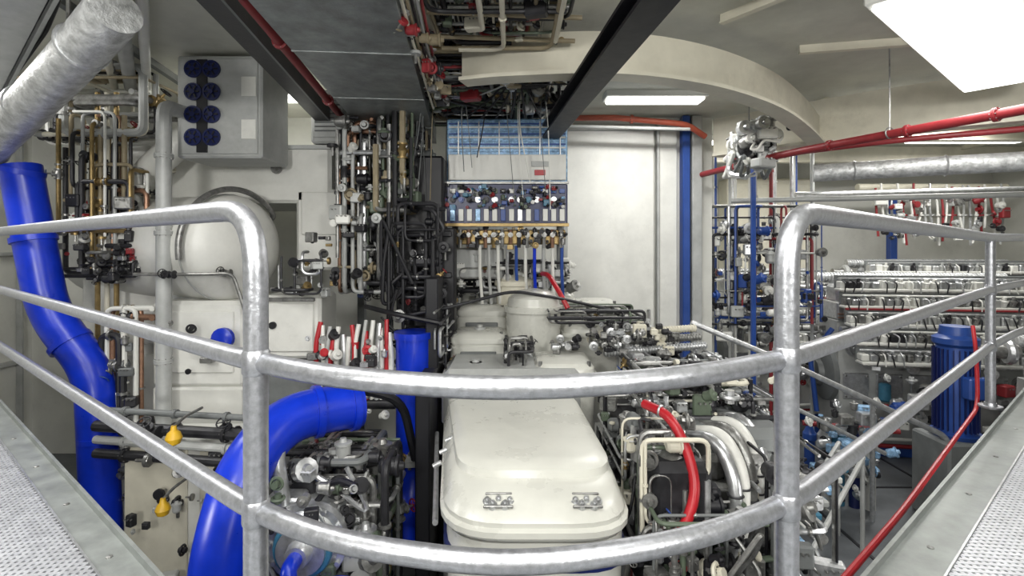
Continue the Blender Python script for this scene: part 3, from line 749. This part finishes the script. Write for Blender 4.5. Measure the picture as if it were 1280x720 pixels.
b=B('stair_handrail')
b.tube([(1.75,5.0,.25),(2.7,4.9,-.15),(4.05,4.75,-.78),(4.05,4.75,-1.58)],.026,SILV,12,.1)
b.tube([(1.75,5.0,-.15),(2.7,4.9,-.55),(3.5,4.8,-.95)],.02,SILV,12,.1)
for (x,y,z) in[(1.78,5.0,.23),(2.7,4.9,-.15),(3.4,4.83,-.48)]: b.cyl((x,y,z),(x,y,-1.6),.022,SILV,10)
b.done()
b=B('low_ladder_rack')
for s in(0,.32):
    b.tube([(2.0,3.45+s,-1.1),(2.95,4.3+s,-.78)],.02,LGREY,8)
for i in range(9):
    p=V((2.0,3.45,-1.1)).lerp(V((2.95,4.3,-.78)),i/8); b.cyl(p,p+V((0,.32,0)),.012,STEEL,8)
    b.box(p+V((0,.16,.03)),(.07,.16,.05),[LBLUE,WHITE,TEAL,LGREY][i%4],.01)
for (x,y,z) in[(2.02,3.47,-1.1),(2.93,4.28,-.8),(2.02,3.79,-1.1),(2.93,4.6,-.8)]: b.cyl((x,y,z),(x,y,-1.6),.018,LGREY,8)
b.done()
b=B('blue_filter_bank')
for i in range(5):
    b.lathe((3.05+.12*i,5.25-.05*i,-1.6),(0,0,1),[(0,.05),(.6,.05),(.62,.065),(.68,.065),(.7,.05),(.78,.02)],[BLUEM,LGREY,TEAL,NAVY,WHITE][i],14)
b.tube([(2.95,5.2,-.8),(3.75,4.95,-.8)],.025,DRED,10)
fittings(b,(2.9,4.9,-1.5),(3.6,5.1,-.5),60,[STEEL,LBLUE,SILV,DARK,WHITE,LBLUE,DARK],.04,.1)
b.done()

# ---------------------------------------------------------------- main engine (white, centre)
b=B('main_propulsion_engine')
def outline(xl0,xr0,y0,xl1,xr1,y1,rad,z,zf=0,k=6):
    C=[((xl0,y0),1),((xr0,y0),1),((xr1,y1),1),((xl1,y1),1)]
    pts=[V((x,y,0)) for (x,y),_ in C]; out=[]
    for i in range(4):
        a,p,c=pts[i-1],pts[i],pts[(i+1)%4]; f=rad if i<2 else rad*.5
        u=p+(a-p).normalized()*f; w=p+(c-p).normalized()*f
        for j in range(k+1):
            t=j/k;q=u*(1-t)**2+p*2*t*(1-t)+w*t*t; out.append((q.x,q.y,z+zf*(q.y-y0)))
    return out
XN0,XN1=-.30,.54
b.loft([outline(XN0+.03,XN1-.03,2.22,-.45,.46,3.62,.24,-.85),outline(XN0+.02,XN1-.02,2.2,-.46,.47,3.62,.24,-.40)],COVER)
b.loft([outline(XN0+.005,XN1-.005,2.185,-.47,.48,3.62,.24,-.40),outline(XN0+.005,XN1-.005,2.185,-.47,.48,3.62,.24,-.36)],NAVY)
b.loft([outline(XN0+.02,XN1-.02,2.2,-.46,.47,3.62,.24,-.36),outline(XN0+.02,XN1-.02,2.2,-.46,.47,3.62,.24,-.28)],COVER)
b.loft([outline(XN0+.04,XN1-.04,2.22,-.45,.46,3.62,.24,-.28),outline(XN0+.04,XN1-.04,2.22,-.45,.46,3.62,.24,-.255)],DARK)
b.loft([outline(XN0,XN1,2.17,-.475,.485,3.63,.28,-.255),outline(XN0-.01,XN1+.01,2.16,-.48,.49,3.63,.28,-.24),outline(XN0-.01,XN1+.01,2.16,-.48,.49,3.63,.28,-.215),outline(XN0+.005,XN1-.005,2.18,-.475,.485,3.62,.27,-.205),outline(XN0+.005,XN1-.005,2.18,-.475,.485,3.62,.27,-.185),outline(XN0+.02,XN1-.02,2.21,-.465,.47,3.62,.26,-.155),outline(XN0+.03,XN1-.03,2.27,-.46,.46,3.61,.24,-.125),outline(XN0+.04,XN1-.04,2.35,-.455,.45,3.6,.22,-.105),outline(XN0+.045,XN1-.045,2.41,-.45,.44,3.59,.2,-.095),outline(XN0+.05,XN1-.05,2.415,-.445,.435,3.58,.2,-.06),outline(XN0+.07,XN1-.07,2.45,-.43,.42,3.57,.18,-.045,.0),outline(XN0+.12,XN1-.12,2.53,-.39,.38,3.52,.15,-.036,.004)],COVER)
for (x,y,z) in((-.06,2.27,-.125),(.33,2.27,-.125)):
    for dx,dy in((-.05,0),(0,.01),(.05,0),(-.025,-.03),(.03,-.03)):
        b.lathe((x+dx,y+dy,z-.02),(0,-.3,.95),[(0,.02),(.018,.02),(.018,.014),(.03,.012),(.03,.006),(.038,.006)],SILV,12)
    b.box((x,y-.045,z-.01),(.13,.012,.012),STEEL,.003); b.box((x,y+.035,z+.008),(.12,.012,.01),STEEL,.003)
for i in range(6): b.cyl((-.36+.01*i,2.6+i*.17,-.10),(-.40+.01*i,2.6+i*.17,-.12),.012,SILV,8)
b.tube([(-.36,2.4,-.30),(-.52,3.55,-.30)],.014,SILV,8)
b.box((.05,2.95,-1.2),(.76,1.2,.92),GREY,.04)
b.box((.0,4.65,-.75),(1.0,1.9,1.7),LGREY,.04)
for k,(y0,y1,zt) in enumerate([(3.72,4.2,.08),(4.26,4.68,.27),(4.74,5.1,.44),(5.16,5.5,.56)]):
    def o(z,s,yl=y0,yh=y1): return outline(-.52+s,-.04-s,yl+s,-.54+s,-.04-s,yh-s,.09,z)
    b.loft([o(-.3,0),o(zt-.11,0),o(zt-.11,.012),o(zt-.09,.012),o(zt-.09,0),o(zt-.05,.0),o(zt-.02,.025),o(zt,.07)],COVER)
    b.box((-.28,y0-.008,zt-.2),(.3,.015,.1),GREY,.01)
    b.lathe((-.28,(y0+y1)/2,zt),(0,0,1),[(0,.05),(.02,.05),(.02,.03),(.04,.028)],LGREY,14)
    for s in(-.48,-.09): b.cyl((s,y0+.08,zt-.05),(s,y0+.08,zt+.0),.016,STEEL,6)
b.lathe((.19,4.55,-.2),(0,0,1),[(0,.24),(.62,.24),(.62,.26),(.67,.26),(.67,.235),(.74,.22),(.80,.15),(.82,.03)],COVER,28)
b.lathe((.02,4.95,.2),(0,0,1),[(0,.17),(.42,.17),(.42,.19),(.46,.19),(.48,.15),(.52,.03)],CREAM,24)
def o2(x0,x1,ya,yb,z,s): return outline(x0+s,x1-s,ya+s,x0+s,x1-s,yb-s,.1,z)
for (x0,x1,ya,yb,zt) in[(.16,.62,3.75,4.25,.14),(.45,.95,4.35,4.85,.34),(.62,1.05,4.95,5.4,.46),(.30,.62,5.0,5.5,.56)]:
    b.loft([o2(x0,x1,ya,yb,-.5,0),o2(x0,x1,ya,yb,zt-.12,0),o2(x0,x1,ya,yb,zt-.12,-.015),o2(x0,x1,ya,yb,zt-.09,-.015),o2(x0,x1,ya,yb,zt-.09,0),o2(x0,x1,ya,yb,zt-.05,.005),o2(x0,x1,ya,yb,zt-.015,.03),o2(x0,x1,ya,yb,zt,.08)],COVER)
    for xx in(x0+.05,x1-.05): b.cyl((xx,ya+.05,zt-.06),(xx,ya+.05,zt-.0),.016,STEEL,6)
b.tube([(-.9,4.2,.42),(-.5,4.15,.5),(0,4.3,.62),(.4,4.4,.55),(.9,4.6,.42)],.014,DARK,10,.12)
b.tube([(.28,4.75,.74),(.33,4.6,.74),(.42,4.45,.58),(.48,4.4,.46)],.022,RED,10,.1)
b.done(30)
b=B('engine_top_piping')
maze(b,(-.05,3.75,.0),(.16,4.3,.24),12,[STEEL,DARK,SILV,BLACK,DARK],.006,.015,4,1,.5,.1,.04)
maze(b,(-.5,4.9,.55),(.55,5.3,.85),24,[STEEL,DARK,SILV,BLACK,LGREY],.008,.022,4,1,.5,.2,.05)
fittings(b,(-.5,4.85,.5),(.6,5.2,.85),80,[STEEL,WHITE,SILV,DARK,LGREY,DARK],.03,.1)
maze(b,(-.6,3.8,.05),(-.5,5.0,.5),12,[STEEL,DARK,SILV],.008,.014,4,1,.4,.1,.04)
maze(b,(.3,4.2,.36),(1.1,4.8,.46),14,[STEEL,DARK,SILV,BLACK,GREEN],.006,.014,4,1,.5,.2,.04)
fittings(b,(.3,4.0,.16),(.55,4.3,.24),14,[STEEL,DARK,SILV],.03,.06)
fittings(b,(.6,3.9,.16),(1.25,4.4,.36),80,[STEEL,SILV,DARK,CREAM,DARK],.03,.08)
b.done()

# ---------------------------------------------------------------- auxiliary diesel (silver)
b=engine('auxiliary_diesel_engine',(1.02,2.85,-1.6),math.radians(72),1.75,.85,1.6,5,GREY,STEEL,STEEL,GREY,9,.55)
b.M=Matrix.Identity(4)
SM=[STEEL,DARK,SILV,STEEL,GREEN,STEEL,BLACK,DARK,SILV,GREY,CREAM]
def dense(lo,hi,k,s1=.09):
    maze(b,lo,hi,int(16*k),SM,.006,.018,4,1,.5,.12,.05); hoses(b,lo,hi,int(7*k),[DARK,BLACK,STEEL,SILV],.006,.016,4); fittings(b,lo,hi,int(140*k),SM,.03,s1)
b.box((.82,3.0,-.45),(.3,1.1,.8),DARK,.04); b.box((1.25,3.4,-.45),(.7,1.0,.8),GREY,.05)
b.lathe((.78,2.5,-.12),(.2,1,.03),[(0,.07),(.05,.09),(.5,.09),(.52,.11),(.56,.11),(1.1,.08)],STEEL,16)
b.lathe((1.0,2.6,-.5),(.3,1,0),[(0,.08),(.04,.12),(.4,.12),(.42,.15),(.48,.15),(.7,.1)],DARK,18)
dense((.60,2.45,-.55),(.95,3.6,.06),1.2)
dense((.85,3.1,-.1),(1.6,4.2,.16),1.3,.11)
dense((.66,2.25,-.9),(1.15,2.7,-.25),.9)
dense((1.25,2.6,-.9),(1.65,3.5,-.1),.8,.11)
for i in range(5):
    x=1.08+.075*i; y=2.8+.08*i
    pts=[(x-.1,y+.1,-.08),(x,y-.08,-.02),(x+.05,y-.22,-.18),(x+.03,y-.25,-.5),(x-.06,y-.2,-.66)]
    b.tube(pts,.034,[SILV,WHITE,STEEL,WHITE,SILV][i],14,.16,7)
    for zz in(-.45,-.35,-.25): b.torus((x+.04,y-.235,zz),(.02,.02,1),.037,.006,DARK,14,5)
b.torus((.80,2.80,-.28),(.5,-1,0),.10,.04,STEEL,22,10)
b.done()
b=B('corrugated_exhaust_pipe')
for j in range(3):
    a=V((.72,4.0+.14*j,.16+.05*j));c=V((1.55,4.1+.12*j,.20+.05*j));d=c-a;pr=[(0,.02)];k=0
    while k<d.length: pr+=[(k,.026),(k+.012,.034),(k+.024,.026)];k+=.024
    pr+=[(k,.02)]; b.lathe(a,d,pr,[SILV,STEEL,CREAM][j],12)
b.done()
b=B('red_coolant_hose')
b.tube([(.72,2.78,.14),(.80,2.6,.14),(.86,2.5,.0),(.875,2.42,-.16),(.80,2.38,-.32),(.70,2.42,-.42)],.025,RED,14,.12,7)
for p in((.775,2.66,.14),(.79,2.383,-.33)): b.torus(p,(.6,-.7,0) if p[2]>0 else (.5,.2,1),.027,.007,SILV,14,5)
b.done()

# ---------------------------------------------------------------- lamps and added fill lights
K=.72
def lamp(c,L,W,rz,watts):
    b=B('fluorescent_lamp'); b.M=Matrix.Translation(c)@Matrix.Rotation(rz,4,'Z')
    b.box((0,0,.05),(L+.06,W+.06,.07),WHITE,.01); b.box((0,0,.0),(L,W,.04),LAMP,.012)
    for s in(-1,1): b.cyl((s*L*.35,0,.08),(s*L*.35,0,2.6-c[2]),.012,STEEL,6)
    b.done()
    ld=bpy.data.lights.new('lamp_light','AREA'); ld.shape='RECTANGLE'; ld.size=L; ld.size_y=W; ld.energy=watts*K; ld.color=(1,.985,.95)
    o=bpy.data.objects.new('lamp_light',ld); o.location=(c[0],c[1],c[2]-.04); o.rotation_euler=(0,0,rz); bpy.context.collection.objects.link(o)
a=math.atan2(1.35,1.65)
lamp((3.0,3.3,2.28),2.3,.52,a,50)
lamp((-1.9,1.6,2.5),1.4,.3,-a,60)  # extra ceiling lamps from here on, added to light the closed room
lamp((0,.6,2.52),1.4,.3,0,60)
lamp((-4.3,3.4,2.5),1.4,.3,-a,60)
lamp((1.5,5.4,2.53),1.0,.2,0,45)  # added lamp over the centre back
lamp((5.0,6.2,2.5),1.6,.3,0,80)
lamp((6.5,7.3,2.5),1.6,.3,0,70)
lamp((3.6,7.4,2.5),1.4,.3,0,70)
lamp((-2.6,5.3,2.52),1.0,.2,0,20)
lamp((0,-1.6,2.5),1.8,.4,0,60)
def fill_flood(c,tgt,w,s=.6):  # added fill light in a modelled housing, not a fixture of the room
    d=(V(tgt)-V(c)).normalized()
    b=B('added_fill_flood'); b.lathe(V(c)-d*.1,d,[(0,.1),(.02,s*.5),(.08,s*.52),(.08,s*.48)],LGREY,20); b.lathe(V(c)-d*.02,d,[(0,s*.46),(.005,s*.46)],LAMP,20); b.done()
    ld=bpy.data.lights.new('fill_area_light','AREA'); ld.shape='DISK'; ld.size=s; ld.energy=w*K; ld.color=(1,.985,.95)
    o=bpy.data.objects.new('fill_area_light',ld); o.location=V(c)+d*.03; o.rotation_euler=d.to_track_quat('-Z','Y').to_euler(); bpy.context.collection.objects.link(o)
fill_flood((-1.6,-1.6,1.9),(-2.0,4,.9),120)  # added pair behind the camera, fills the view from the front
fill_flood((1.8,-1.6,1.9),(2.4,4,.8),120)
fill_flood((0,.80,-.3),(0,3.6,-.6),6,.25)  # added low fills from here on, brighten the lower machinery
fill_flood((-2.2,2.0,-.25),(-2.2,4,-.9),10,.3)
fill_flood((2.2,2.0,-.25),(2.6,5,-1.2),20,.3)

w=bpy.data.worlds.new('world'); scene.world=w; w.use_nodes=True
w.node_tree.nodes['Background'].inputs[0].default_value=(.8,.85,.9,1); w.node_tree.nodes['Background'].inputs[1].default_value=.3

cd=bpy.data.cameras.new('camera'); cd.lens=18; cd.sensor_width=36; cd.shift_y=-53/1280; cd.clip_start=.02
co=bpy.data.objects.new('camera',cd); co.location=(0,0,1.0); co.rotation_euler=(math.pi/2,0,0); bpy.context.collection.objects.link(co); scene.camera=co
